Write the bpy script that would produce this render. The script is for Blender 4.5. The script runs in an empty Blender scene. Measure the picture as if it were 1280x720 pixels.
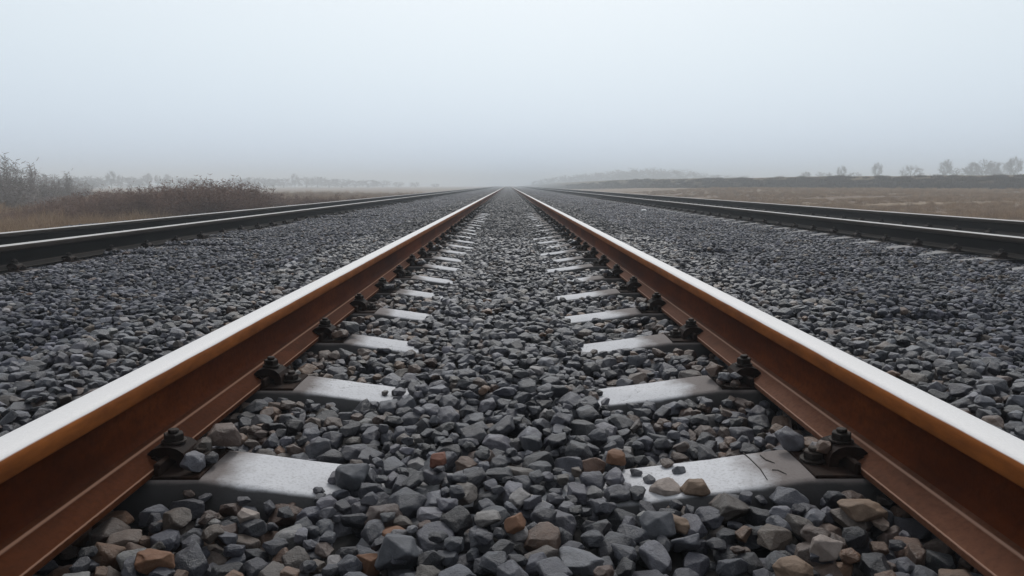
import bpy, math, random
import numpy as np
from mathutils import Vector, noise as mnoise

R = random.Random(11)
rng = np.random.default_rng(5)
sc = bpy.context.scene
col = sc.collection
CAM_Z = 0.380
FPX = 892.0          # focal length in px of the 1280 wide photo
VX, VY = 635.0, 231.5

# ------------------------------------------------------------------ tagging
def tag(o, label=None, cat=None, group=None, kind=None):
    if label: o['label'] = label
    if cat: o['category'] = cat
    if group: o['group'] = group
    if kind: o['kind'] = kind
    return o

def empty(name, loc=(0, 0, 0), rz=0.0):
    o = bpy.data.objects.new(name, None)
    o.empty_display_size = 0.1
    o.location = loc
    o.rotation_euler = (0, 0, rz)
    col.objects.link(o)
    return o

def link(name, me, parent=None, loc=None):
    o = bpy.data.objects.new(name, me)
    col.objects.link(o)
    if parent is not None: o.parent = parent
    if loc is not None: o.location = loc
    return o

def mesh_np(name, verts, faces, mats=(), smooth=True, mat_idx=None):
    """verts (n,3) array, faces: array (m,k) or list of lists"""
    me = bpy.data.meshes.new(name)
    verts = np.asarray(verts, dtype=np.float32)
    if isinstance(faces, np.ndarray):
        m, k = faces.shape
        me.vertices.add(len(verts)); me.vertices.foreach_set('co', verts.ravel())
        me.loops.add(m * k); me.loops.foreach_set('vertex_index', faces.astype(np.int32).ravel())
        me.polygons.add(m)
        me.polygons.foreach_set('loop_start', np.arange(0, m * k, k, dtype=np.int32))
        me.update(calc_edges=True)
    else:
        me.from_pydata([tuple(map(float, v)) for v in verts], [], faces)
        me.update()
    for mt in mats: me.materials.append(mt)
    n = len(me.polygons)
    me.polygons.foreach_set('use_smooth', np.full(n, smooth, dtype=bool))
    if mat_idx is not None: me.polygons.foreach_set('material_index', np.asarray(mat_idx, dtype=np.int32))
    me.update()
    return me

class MB:
    """collects simple solids into one mesh"""
    def __init__(self): self.v = []; self.f = []
    def add(self, vs, fs):
        b = len(self.v); self.v += [tuple(v) for v in vs]; self.f += [[i + b for i in f] for f in fs]
    def box(self, c, s, bev=0.0, rot=None):
        x, y, z = s[0] / 2, s[1] / 2, s[2] / 2
        b = min(bev, x * .9, y * .9, z * .9)
        if b <= 0:
            vs = [(sx * x, sy * y, sz * z) for sx in (-1, 1) for sy in (-1, 1) for sz in (-1, 1)]
            fs = [[0, 1, 3, 2], [4, 6, 7, 5], [0, 4, 5, 1], [2, 3, 7, 6], [0, 2, 6, 4], [1, 5, 7, 3]]
        else:
            vs = []; idx = {}
            for sx in (-1, 1):
                for sy in (-1, 1):
                    for sz in (-1, 1):
                        for a in range(3):
                            p = [sx * (x - b), sy * (y - b), sz * (z - b)]
                            p[a] += (sx, sy, sz)[a] * b
                            idx[(sx, sy, sz, a)] = len(vs); vs.append(tuple(p))
            fs = []
            S = (-1, 1)
            for a in range(3):
                for s_ in S:
                    o1, o2 = [i for i in range(3) if i != a]
                    q = []
                    for (p1, p2) in ((-1, -1), (1, -1), (1, 1), (-1, 1)):
                        k = [0, 0, 0]; k[a] = s_; k[o1] = p1; k[o2] = p2
                        q.append(idx[(k[0], k[1], k[2], a)])
                    if (a == 1) != (s_ < 0): q = q[::-1]
                    fs.append(q)
            for a in range(3):
                o1, o2 = [i for i in range(3) if i != a]
                for p1 in S:
                    for p2 in S:
                        def K(sa, ax):
                            k = [0, 0, 0]; k[a] = sa; k[o1] = p1; k[o2] = p2
                            return idx[(k[0], k[1], k[2], ax)]
                        fs.append([K(-1, o1), K(1, o1), K(1, o2), K(-1, o2)])
            for sx in S:
                for sy in S:
                    for sz in S:
                        fs.append([idx[(sx, sy, sz, 0)], idx[(sx, sy, sz, 1)], idx[(sx, sy, sz, 2)]])
        if rot is not None: vs = [rot @ Vector(v) for v in vs]
        self.add([(v[0] + c[0], v[1] + c[1], v[2] + c[2]) for v in vs], fs)
    def cyl(self, c, r, h, n=12, axis='z', r2=None, bev=0.0):
        r2 = r if r2 is None else r2
        rings = [(r - bev, 0), (r, bev), (r2, h - bev), (r2 - bev, h)] if bev else [(r, 0), (r2, h)]
        vs = []
        for rr, zz in rings:
            for i in range(n):
                a = 2 * math.pi * i / n
                p = (rr * math.cos(a), rr * math.sin(a), zz)
                if axis == 'x': p = (p[2], p[0], p[1])
                if axis == 'y': p = (p[0], p[2], p[1])
                vs.append((p[0] + c[0], p[1] + c[1], p[2] + c[2]))
        fs = []
        for k in range(len(rings) - 1):
            for i in range(n):
                j = (i + 1) % n
                fs.append([k * n + i, k * n + j, (k + 1) * n + j, (k + 1) * n + i])
        fs.append(list(range(n))[::-1]); fs.append([(len(rings) - 1) * n + i for i in range(n)])
        self.add(vs, fs)
    def tube(self, pts, rad, n=5):
        pts = [Vector(p) for p in pts]; vs = []
        for i, p in enumerate(pts):
            d = (pts[min(i + 1, len(pts) - 1)] - pts[max(i - 1, 0)]).normalized()
            u = d.orthogonal().normalized(); w = d.cross(u)
            r = rad[i] if isinstance(rad, (list, tuple)) else rad
            for k in range(n):
                a = 2 * math.pi * k / n
                vs.append(p + (u * math.cos(a) + w * math.sin(a)) * r)
        fs = []
        for i in range(len(pts) - 1):
            for k in range(n):
                j = (k + 1) % n
                fs.append([i * n + k, i * n + j, (i + 1) * n + j, (i + 1) * n + k])
        fs.append(list(range(n))[::-1]); fs.append([(len(pts) - 1) * n + i for i in range(n)])
        self.add(vs, fs)
    def prism(self, prof, y0, y1):
        """profile of (x,z) points, counter clockwise, extruded along y"""
        n = len(prof)
        vs = [(x, y0, z) for x, z in prof] + [(x, y1, z) for x, z in prof]
        fs = [[i, (i + 1) % n, n + (i + 1) % n, n + i] for i in range(n)]
        fs.append(list(range(n))[::-1]); fs.append([n + i for i in range(n)])
        self.add(vs, fs)
    def mesh(self, name, mat, smooth=False):
        me = mesh_np(name, np.array(self.v, dtype=np.float32), self.f, [mat], smooth)
        import bmesh
        bm = bmesh.new(); bm.from_mesh(me); bmesh.ops.recalc_face_normals(bm, faces=bm.faces); bm.to_mesh(me); bm.free()
        return me

# ------------------------------------------------------------------ materials
class NT:
    def __init__(self, name):
        self.m = bpy.data.materials.new(name); self.m.use_nodes = True
        self.t = self.m.node_tree; self.n = self.t.nodes; self.l = self.t.links
        self.b = self.n['Principled BSDF']
    def node(self, ty, **kw):
        n = self.n.new(ty)
        for k, v in kw.items(): setattr(n, k, v)
        return n
    def coord(self, scale=(1, 1, 1), which='Object'):
        tc = self.node('ShaderNodeTexCoord'); mp = self.node('ShaderNodeMapping')
        mp.inputs['Scale'].default_value = scale
        self.l.new(tc.outputs[which], mp.inputs['Vector']); return mp.outputs['Vector']
    def pos(self, scale=(1, 1, 1)):
        tc = self.node('ShaderNodeNewGeometry'); mp = self.node('ShaderNodeMapping')
        mp.inputs['Scale'].default_value = scale
        self.l.new(tc.outputs['Position'], mp.inputs['Vector']); return mp.outputs['Vector']
    def noise(self, vec, scale, detail=4, rough=.55, out='Fac'):
        n = self.node('ShaderNodeTexNoise'); n.inputs['Scale'].default_value = scale
        n.inputs['Detail'].default_value = detail; n.inputs['Roughness'].default_value = rough
        self.l.new(vec, n.inputs['Vector']); return n.outputs[out]
    def ramp(self, fac, stops, interp='LINEAR'):
        n = self.node('ShaderNodeValToRGB'); n.color_ramp.interpolation = interp
        e = n.color_ramp.elements
        while len(e) < len(stops): e.new(.5)
        for i, (p, c) in enumerate(stops):
            e[i].position = p
            e[i].color = (c, c, c, 1) if isinstance(c, (int, float)) else (*c, 1)
        self.l.new(fac, n.inputs['Fac']); return n.outputs['Color']
    def mix(self, fac, a, b, mode='MIX'):
        n = self.node('ShaderNodeMix', data_type='RGBA', blend_type=mode)
        for sock, v in ((n.inputs[0], fac), (n.inputs[6], a), (n.inputs[7], b)):
            if isinstance(v, (int, float)): sock.default_value = v
            elif isinstance(v, tuple): sock.default_value = (*v, 1)
            else: self.l.new(v, sock)
        return n.outputs[2]
    def math(self, op, a, b=0.0, clamp=False):
        n = self.node('ShaderNodeMath', operation=op); n.use_clamp = clamp
        for s, v in ((n.inputs[0], a), (n.inputs[1], b)):
            if isinstance(v, (int, float)): s.default_value = v
            else: self.l.new(v, s)
        return n.outputs[0]
    def bump(self, h, strength=.4, dist=.002):
        n = self.node('ShaderNodeBump'); n.inputs['Strength'].default_value = strength
        n.inputs['Distance'].default_value = dist
        self.l.new(h, n.inputs['Height']); self.l.new(n.outputs[0], self.b.inputs['Normal']); return n
    def set(self, base=None, rough=None, metal=None, spec=None):
        for k, v in (('Base Color', base), ('Roughness', rough), ('Metallic', metal), ('Specular IOR Level', spec)):
            if v is None: continue
            s = self.b.inputs[k]
            if isinstance(v, (int, float)): s.default_value = v
            elif isinstance(v, tuple): s.default_value = (*v, 1)
            else: self.l.new(v, s)
        return self.m

def rail_head_mat(name, rust, rust2, shine, edge=-.0085):
    t = NT(name)
    v = t.coord(); sep = t.node('ShaderNodeSeparateXYZ'); t.l.new(v, sep.inputs[0])
    streak = t.noise(t.coord((30, 1.2, 30)), 3, 4)
    fine = t.noise(t.coord((60, 22, 60)), 5, 4)
    zz = t.math('ADD', sep.outputs['Z'], t.math('MULTIPLY', t.math('SUBTRACT', streak, .5), .004))
    f = t.math('MULTIPLY', t.math('SUBTRACT', zz, edge), 520.0, clamp=True)
    rc = t.ramp(t.noise(t.coord((8, 2, 8)), 5, 6, .65), [(.3, rust), (.7, rust2)])
    steel = t.ramp(fine, [(.2, tuple(c * .86 for c in shine)), (.8, shine)])
    c = t.mix(f, rc, steel)
    t.set(base=c, metal=t.math('MULTIPLY', f, .15), spec=t.math('ADD', t.math('MULTIPLY', f, .35), .12))
    rg = t.math('ADD', t.math('MULTIPLY', f, -.10), t.math('ADD', t.math('MULTIPLY', fine, .14), .74))
    t.set(rough=rg)
    t.bump(t.noise(t.coord((120, 40, 120)), 6, 5), .25, .0015)
    return t.m

def rust_mat(name, a, b, c, rough=.8, scale=7, spec=.2, ledge=None):
    t = NT(name)
    n1 = t.noise(t.coord((1, .25, 1)), scale, 8, .65)
    n2 = t.noise(t.coord((1, 1, 1)), scale * 14, 5, .6)
    n3 = t.noise(t.coord((1, .12, 1)), scale * .5, 3, .5)
    cc = t.ramp(n1, [(.28, a), (.52, b), (.75, c)])
    cc = t.mix(t.math('MULTIPLY', t.ramp(n2, [(.45, 0.0), (.75, 1.0)]), .45), cc, tuple(x * .45 for x in a))
    cc = t.mix(t.math('MULTIPLY', t.ramp(n3, [(.5, 0.0), (.8, 1.0)]), .35), cc, tuple(min(1, x * 1.5) for x in c))
    n4 = t.noise(t.coord((1, .5, 1)), 3.0, 6, .7)
    cc = t.mix(t.math('MULTIPLY', t.ramp(n4, [(.52, 0.0), (.62, 1.0)]), .45), cc, tuple(x * .35 for x in b))
    if ledge:   # paler bands along the fillet and on the thin edge of the rail foot
        sp = t.node('ShaderNodeSeparateXYZ'); t.l.new(t.coord(), sp.inputs[0])
        ax = t.math('ADD', t.math('ABSOLUTE', sp.outputs['X']), t.math('MULTIPLY', t.math('SUBTRACT', n2, .5), .0008))
        b1 = t.ramp(t.math('MULTIPLY', ax, 10.0), [(.285, 0.0), (.305, 1.0), (.33, 1.0), (.36, 0.0)])
        b2 = t.ramp(t.math('MULTIPLY', ax, 10.0), [(.722, 0.0), (.734, 1.0), (.746, 1.0), (.750, 0.0)])
        cc = t.mix(t.math('MULTIPLY', t.math('MAXIMUM', b1, b2), .7), cc, ledge)
    t.set(base=cc, rough=rough, spec=spec)
    t.bump(n2, .5, .002)
    return t.m

def concrete_mat(name):
    t = NT(name)
    v = t.coord()
    oi = t.node('ShaderNodeObjectInfo')
    off = t.node('ShaderNodeVectorMath', operation='ADD'); t.l.new(v, off.inputs[0])
    cm = t.node('ShaderNodeCombineXYZ'); t.l.new(t.math('MULTIPLY', oi.outputs['Random'], 37.0), cm.inputs[0]); t.l.new(t.math('MULTIPLY', oi.outputs['Random'], 91.0), cm.inputs[1])
    t.l.new(cm.outputs[0], off.inputs[1]); v = off.outputs[0]
    n1 = t.noise(v, 9, 8, .6); n2 = t.noise(v, 160, 4, .6)
    c = t.ramp(n1, [(.25, (.50, .505, .53)), (.5, (.56, .565, .59)), (.8, (.62, .625, .65))])
    c = t.mix(t.math('MULTIPLY', t.ramp(n2, [(.35, 1.0), (.5, 0.0)]), .30), c, (.16, .15, .14))
    # dirt splashes and rust wash that came off the plates
    sep = t.node('ShaderNodeSeparateXYZ'); t.l.new(t.coord(), sep.inputs[0])
    ax = t.math('ABSOLUTE', sep.outputs['X'])
    side = t.math('MULTIPLY', t.math('GREATER_THAN', sep.outputs['X'], 0.0), .045)
    near = t.ramp(t.math('ADD', t.math('SUBTRACT', t.math('ADD', side, .7535), t.math('ABSOLUTE', t.math('SUBTRACT', ax, .7535))), t.math('MULTIPLY', t.math('SUBTRACT', n1, .5), .16)), [(.505, 0.0), (.565, 1.0)])
    c = t.mix(t.math('MULTIPLY', near, .82), c, (.085, .06, .048))
    ends = t.ramp(t.math('ADD', ax, t.math('MULTIPLY', t.math('SUBTRACT', n1, .5), .4)), [(.92, 0.0), (.99, 1.0)])
    c = t.mix(t.math('MULTIPLY', ends, .72), c, (.15, .145, .14))
    # shade of the sleeper flanks painted into the colour, starting at the top edges
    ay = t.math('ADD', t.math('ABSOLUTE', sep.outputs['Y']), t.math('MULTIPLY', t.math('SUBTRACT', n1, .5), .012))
    flank_shade = t.ramp(t.math('MULTIPLY', ay, 5.0), [(.392, 0.0), (.425, 1.0)])
    c = t.mix(t.math('MULTIPLY', flank_shade, .94), c, (.034, .033, .034))
    # hairline cracks
    vo = t.node('ShaderNodeTexVoronoi', feature='DISTANCE_TO_EDGE'); vo.inputs['Scale'].default_value = 5.0
    dn = t.node('ShaderNodeVectorMath', operation='ADD'); t.l.new(v, dn.inputs[0])
    nn = t.noise(v, 14, 4, .6, 'Color'); sc_ = t.node('ShaderNodeVectorMath', operation='SCALE'); sc_.inputs['Scale'].default_value = .12
    t.l.new(nn, sc_.inputs[0]); t.l.new(sc_.outputs[0], dn.inputs[1]); t.l.new(dn.outputs[0], vo.inputs['Vector'])
    cr = t.ramp(vo.outputs['Distance'], [(.0, 1.0), (.006, 0.0)])
    cr = t.math('MULTIPLY', cr, t.ramp(t.noise(v, 3.1, 2), [(.50, 0.0), (.60, .7)]))
    c = t.mix(cr, c, (.06, .055, .05))
    t.set(base=c, rough=.85, spec=.3)
    t.bump(t.math('ADD', n2, t.math('MULTIPLY', n1, .6)), .35, .002)
    return t.m

def stone_mat(name, instancer):
    t = NT(name)
    at = t.node('ShaderNodeAttribute', attribute_name='tint')
    if instancer: at.attribute_type = 'INSTANCER'
    v = t.pos()
    n1 = t.noise(v, 55, 6, .65); n2 = t.noise(v, 420, 4, .7); n3 = t.noise(v, 12, 3, .5)
    c = t.mix(1.0, at.outputs['Color'], t.ramp(n1, [(.2, .55), (.5, .88), (.8, 1.3)]), 'MULTIPLY')
    c = t.mix(t.math('MULTIPLY', t.ramp(n2, [(.55, 0.0), (.8, 1.0)]), .5), c, (.20, .20, .205))
    c = t.mix(t.math('MULTIPLY', t.ramp(n3, [(.55, 0.0), (.8, 1.0)]), .16), c, (.12, .085, .065))
    t.set(base=c, rough=t.math('ADD', t.math('MULTIPLY', n1, .35), .24 if instancer else .36), spec=.65 if instancer else .35)
    t.bump(t.math('ADD', n1, t.math('MULTIPLY', n2, .45)), .9, .006)
    return t.m

def single_stone_mat(name, a, b):
    t = NT(name); v = t.coord()
    n1 = t.noise(v, 40, 7, .65); n2 = t.noise(v, 300, 4, .7)
    c = t.ramp(n1, [(.3, a), (.7, b)])
    c = t.mix(t.math('MULTIPLY', t.ramp(n2, [(.5, 0.0), (.8, 1.0)]), .4), c, tuple(x * .4 for x in a))
    t.set(base=c, rough=.7, spec=.35); t.bump(t.math('ADD', n1, t.math('MULTIPLY', n2, .35)), .55, .004)
    return t.m

def plant_mat(name, a, b, rough=.85, trans=0.0):
    t = NT(name)
    oi = t.node('ShaderNodeObjectInfo')
    n = t.noise(t.pos(), 2.2, 4, .6); n2 = t.noise(t.pos(), 17, 2, .6)
    f = t.math('ADD', t.math('MULTIPLY', n, .6), t.math('ADD', t.math('MULTIPLY', n2, .45), t.math('MULTIPLY', oi.outputs['Random'], .25)))
    t.set(base=t.ramp(f, [(.35, a), (.85, b)]), rough=rough, spec=.15)
    return t.m

M = {}
M['head'] = rail_head_mat('running_head', (.15, .044, .009), (.28, .088, .017), (.74, .73, .73))
M['head_dark'] = rail_head_mat('running_head_dark', (.030, .022, .018), (.05, .038, .03), (.50, .495, .49))
M['rust_web'] = rust_mat('rusty_web', (.042, .0082, .0018), (.085, .019, .0036), (.16, .041, .008), spec=.06, scale=5)
M['rust_foot'] = rust_mat('rusty_foot', (.040, .0115, .0035), (.070, .020, .0065), (.11, .036, .013), .85, spec=.06, ledge=(.34, .20, .14))
M['rust_foot_pale'] = rust_mat('rusty_foot_pale', (.070, .027, .014), (.105, .043, .024), (.15, .070, .045), .8, spec=.08, ledge=(.38, .24, .18))
M['dark_web'] = rust_mat('dark_web', (.004, .0036, .0034), (.008, .007, .0065), (.015, .012, .011), .85, spec=.06)
M['dark_foot'] = rust_mat('dark_foot', (.006, .005, .005), (.012, .010, .009), (.022, .018, .016), .85, spec=.08, ledge=(.10, .085, .075))
M['plate'] = rust_mat('plate_rust', (.008, .0045, .0035), (.016, .008, .0055), (.035, .018, .011), .8, 20, .12)
M['clamp'] = rust_mat('clamp_rust', (.007, .004, .0035), (.016, .0075, .005), (.040, .020, .013), .7, 24, .15)
M['bolt'] = rust_mat('bolt_steel', (.007, .005, .004), (.018, .012, .009), (.055, .040, .033), .6, 30, .25)
M['pad'] = NT('rubber_pad').set(base=(.012, .012, .012), rough=.8)
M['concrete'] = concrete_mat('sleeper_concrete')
M['stone_i'] = stone_mat('ballast_stone', True)
M['stone_g'] = stone_mat('ballast_stone_patch', False)

def bed_mat():
    t = NT('ballast_dust')
    c = t.ramp(t.noise(t.pos(), 40, 5), [(.3, (.012, .012, .013)), (.7, (.03, .028, .027))])
    return t.set(base=c, rough=.95, spec=.1)
M['bed'] = bed_mat()

def ground_mat():
    t = NT('dry_field')
    a = t.noise(t.pos((.02, .09, 1)), 1.0, 6, .6); b = t.noise(t.pos((.5, .9, 1)), 1.0, 6, .65); c_ = t.noise(t.pos((9, 9, 9)), 1.0, 4, .6)
    c = t.ramp(a, [(.32, (.13, .085, .060)), (.45, (.19, .13, .092)), (.55, (.33, .25, .165)), (.68, (.17, .12, .088))])
    c = t.mix(t.math('MULTIPLY', b, .75), c, (.17, .122, .092))
    c = t.mix(t.math('MULTIPLY', t.ramp(c_, [(.4, 0.0), (.7, 1.0)]), .35), c, (.26, .21, .15))
    t.set(base=c, rough=.95, spec=.1); t.bump(t.math('ADD', b, c_), .6, .08)
    return t.m
M['ground'] = ground_mat()
def bank_mat():
    t = NT('dark_bank_earth')
    a = t.noise(t.pos((.06, .3, .8)), 1.0, 6, .6); b = t.noise(t.pos((1.5, 1.5, 3)), 1.0, 5, .6)
    c = t.ramp(a, [(.35, (.032, .023, .015)), (.55, (.050, .037, .024)), (.72, (.08, .062, .040))])
    c = t.mix(t.math('MULTIPLY', b, .4), c, (.03, .026, .022))
    sp = t.node('ShaderNodeSeparateXYZ'); t.l.new(t.pos(), sp.inputs[0])
    zt = t.math('ADD', sp.outputs['Z'], t.math('MULTIPLY', t.math('SUBTRACT', a, .5), 1.2))
    c = t.mix(t.ramp(zt, [(.45, 0.0), (.90, .85)]), c, (.15, .115, .075))   # paler dead grass on the crest
    return t.set(base=c, rough=.95, spec=.1)
M['bank'] = bank_mat()
M['grass'] = plant_mat('dry_grass', (.21, .135, .085), (.50, .36, .23))
M['scrub'] = plant_mat('dark_scrub', (.028, .021, .014), (.075, .056, .036))
M['weed'] = plant_mat('brown_weed', (.12, .070, .050), (.27, .17, .125))
M['bush'] = plant_mat('grey_green_bush', (.12, .12, .095), (.34, .30, .29))
M['bark'] = plant_mat('grey_bark', (.035, .032, .03), (.07, .062, .056))
M['twig'] = plant_mat('bare_twigs', (.035, .031, .028), (.075, .064, .056))

# ------------------------------------------------------------------ stones
def rock(level, g):
    """crushed stone: hull of random points, merged facets; level 0 plain, 1 chamfered edges, 2 chamfered and roughened"""
    import bmesh
    bm = bmesh.new()
    n = int(g.integers(14, 22)); pts = []
    while len(pts) < n:
        p = g.normal(size=3); p /= np.linalg.norm(p)
        p = np.sign(p) * np.abs(p) ** .72                     # pushed towards a blocky form
        p *= g.uniform(.82, 1.05)
        if all(np.linalg.norm(p - q) > .36 for q in pts): pts.append(p)
        elif g.random() < .02: n -= 1
    for p in pts: bm.verts.new(p)
    r = bmesh.ops.convex_hull(bm, input=bm.verts[:])
    bad = [e for e in r['geom_interior'] + r['geom_unused'] if isinstance(e, bmesh.types.BMVert)]
    bmesh.ops.delete(bm, geom=list(set(bad)), context='VERTS')
    if level:
        bmesh.ops.dissolve_limit(bm, angle_limit=math.radians(16), verts=bm.verts[:], edges=bm.edges[:])
        bmesh.ops.bevel(bm, geom=bm.edges[:], offset=.085 if level == 2 else .07, offset_type='OFFSET', segments=3 if level == 2 else 1, profile=.6, affect='EDGES', clamp_overlap=True)
    if level == 2:
        bmesh.ops.triangulate(bm, faces=bm.faces[:])
        le = [e for e in bm.edges if e.calc_length() > .28]
        bmesh.ops.subdivide_edges(bm, edges=le, cuts=2, use_grid_fill=False)
        bmesh.ops.triangulate(bm, faces=bm.faces[:])
        le = [e for e in bm.edges if e.calc_length() > .16]
        bmesh.ops.subdivide_edges(bm, edges=le, cuts=1, use_grid_fill=False)
        off = Vector(g.uniform(0, 50, 3))
        for v in bm.verts:
            d = mnoise.noise(v.co * 2.2 + off) * .06 + mnoise.noise(v.co * 6 + off) * .030
            v.co += v.co.normalized() * d
    bmesh.ops.triangulate(bm, faces=bm.faces[:])
    bm.normal_update()
    v = np.array([x.co[:] for x in bm.verts]); bm.verts.index_update()
    f = np.array([[y.index for y in x.verts] for x in bm.faces], dtype=np.int32); bm.free()
    v -= (v.max(0) + v.min(0)) / 2
    return v / np.abs(v).max(0)[None, :], f

TINTS = [((.039, .041, .055), 26), ((.060, .063, .083), 28), ((.097, .100, .126), 24), ((.170, .172, .202), 14), ((.019, .020, .028), 18),
         ((.095, .078, .068), 5), ((.11, .080, .062), 2), ((.26, .25, .25), 3)]
BROWN = [((.125, .072, .046), 4), ((.15, .078, .042), 2), ((.090, .060, .048), 7), ((.115, .084, .070), 4), ((.070, .038, .026), 5), ((.16, .115, .092), 1)]
def pick(tbl, g, n):
    w = np.array([x[1] for x in tbl], float); w /= w.sum()
    c = np.array([x[0] for x in tbl])[g.choice(len(tbl), n, p=w)]
    return c * g.uniform(.8, 1.25, (n, 1)) * g.uniform(.97, 1.03, (n, 3))

def drop(hm, target, res, x0, y0, wx, wy, n, g, smin, smax, wrapx, wrapy):
    """drop ellipsoidal stones on a height map; keeps those under the target surface, returns the ones that show"""
    nx, ny = hm.shape
    own = np.full(hm.shape, -1, dtype=np.int32); cnt = []
    P = []
    U = g.random((n, 8))
    for i in range(n):
        u = U[i]
        a = smin + (smax - smin) * u[0] ** 1.4
        b = a * (.68 + .32 * u[1]); c = a * (.50 + .30 * u[2]); th = u[3] * math.pi
        X = u[4] * wx; Y = u[5] * wy
        ci, cj = int(X / res), int(Y / res); m = int(a / res) + 1
        ii = np.arange(ci - m, ci + m + 1); jj = np.arange(cj - m, cj + m + 1)
        dx = (ii + .5) * res - X; dy = (jj + .5) * res - Y
        if wrapx: ii = ii % nx
        else:
            k = (ii >= 0) & (ii < nx); ii = ii[k]; dx = dx[k]
        if wrapy: jj = jj % ny
        else:
            k = (jj >= 0) & (jj < ny); jj = jj[k]; dy = dy[k]
        if not len(ii) or not len(jj): continue
        ct, st = math.cos(th), math.sin(th)
        p = (dx[:, None] * ct + dy[None, :] * st) / a; q = (-dx[:, None] * st + dy[None, :] * ct) / b
        r2 = p * p + q * q
        s = np.sqrt(np.maximum(0, 1 - r2)) * c
        inside = r2 < .92
        ix = np.ix_(ii, jj); loc = hm[ix]
        val = (loc + s)[inside]
        if val.size < 3: continue
        k = int(val.size * .86)
        zc = np.partition(val, k)[k]
        tc = target[ci % nx, cj % ny] if (wrapx or ci < nx) and (wrapy or cj < ny) else 0
        if loc.max() > 5 and (loc[inside] > 5).any(): continue
        if zc + c * .55 > tc + .016 * (u[6] - .40): continue
        top = zc + s
        up = inside & (top > loc)
        loc2 = np.where(up, top, loc); hm[ix] = loc2
        o = own[ix]; o[up] = len(P); own[ix] = o
        cnt.append(int(inside.sum()))
        P.append((X + x0, Y + y0, zc, a, b, c, th))
    P = np.array(P); cnt = np.array(cnt)
    vis = np.bincount(own[own >= 0].ravel(), minlength=len(P))
    keep = vis > np.maximum(2, .10 * cnt)
    return P[keep]

def eul(P, g):
    n = len(P)
    return np.stack([g.normal(0, .22, n), g.normal(0, .22, n), P[:, 6]], 1)

def rotm(e):
    cx, cy, cz = np.cos(e).T; sx, sy, sz = np.sin(e).T
    m = np.empty((len(e), 3, 3))
    m[:, 0, 0] = cy * cz; m[:, 0, 1] = sx * sy * cz - cx * sz; m[:, 0, 2] = cx * sy * cz + sx * sz
    m[:, 1, 0] = cy * sz; m[:, 1, 1] = sx * sy * sz + cx * cz; m[:, 1, 2] = cx * sy * sz - sx * cz
    m[:, 2, 0] = -sy; m[:, 2, 1] = sx * cy; m[:, 2, 2] = cx * cy
    return m

# ---- main track geometry
SP = 0.6; SY0 = 1.372          # spacing, centre of the first whole sleeper in view
def sleeper_top(ax):           # height of the concrete top, rail head top = 0
    xs = [0, .20, .42, .57, .95, 1.30]; zs = [-.232, -.228, -.200, -.177, -.177, -.205]
    return np.interp(ax, xs, zs)
def ballast_level(x):          # target surface across the main track; the heap in the middle lies a little to the left
    return np.interp(x, [-1.5, -1.22, -.95, -.52, -.40, -.33, -.22, .06, .15, .22, .28, .52, .95, 1.22, 1.5],
                     [-.152, -.160, -.200, -.193, -.208, -.197, -.178, -.178, -.184, -.196, -.213, -.195, -.200, -.160, -.152])

RES = .006; X0, X1 = -1.5, 1.5; Y0 = SY0 - SP * 1.5; LY = SP * 12
nx, ny = int(round((X1 - X0) / RES)), int(round(LY / RES))
gx = X0 + (np.arange(nx) + .5) * RES; gy = Y0 + (np.arange(ny) + .5) * RES
hm = np.repeat((ballast_level(gx) - .075)[:, None], ny, 1)
dyc = np.abs(((gy - SY0 + SP / 2) % SP) - SP / 2)
st = sleeper_top(np.abs(gx))
H = st[:, None] - np.maximum(0, dyc[None, :] - .080) * 3.2
on = (dyc[None, :] < .13) & (np.abs(gx)[:, None] < 1.3)
hm = np.where(on, np.maximum(hm, H), hm)
foot = (np.abs(np.abs(gx) - .7535) < .086)
plate = (np.abs(np.abs(gx) - .7535) < .168)[:, None] & (dyc < .080)[None, :]
hm[plate] = -.166
tgt = np.repeat(ballast_level(gx)[:, None], ny, 1)
lump = sum(np.sin(gx[:, None] * fx + gy[None, :] * (2 * math.pi / LY) * ky + ph) for fx, ky, ph in ((5, 3, 1), (9, 7, 2), (-7, 11, .4), (13, 5, 4)))
tgt = tgt + lump * .0035
tgt[foot, :] = -.205
clut = (np.abs(np.abs(gx) - .604) < .035)[:, None] & plate & (np.sin(gx[:, None] * 9 + gy[None, :] * 5.1) > .1)
tgt = np.where(clut, -.135, tgt)
g1 = np.random.default_rng(3)
big = drop(hm, tgt, RES, X0, Y0, X1 - X0, LY, 80000, g1, .0125, .036, False, True)
HM = hm

def flat_patch(seed, size=1.0):
    g = np.random.default_rng(seed); res = .007; n = int(round(size / res)); res = size / n
    h = np.full((n, n), -.070); t = np.zeros((n, n))
    xx = np.arange(n) / n * 2 * math.pi
    t = t + .005 * np.sin(xx[:, None] * 2 + seed) + .005 * np.sin(xx[None, :] * 3 + seed * 2)
    return drop(h, t, res, -size / 2, -size / 2, size, size, int(4200 * size * size), g, .0110, .025, True, True)

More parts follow.
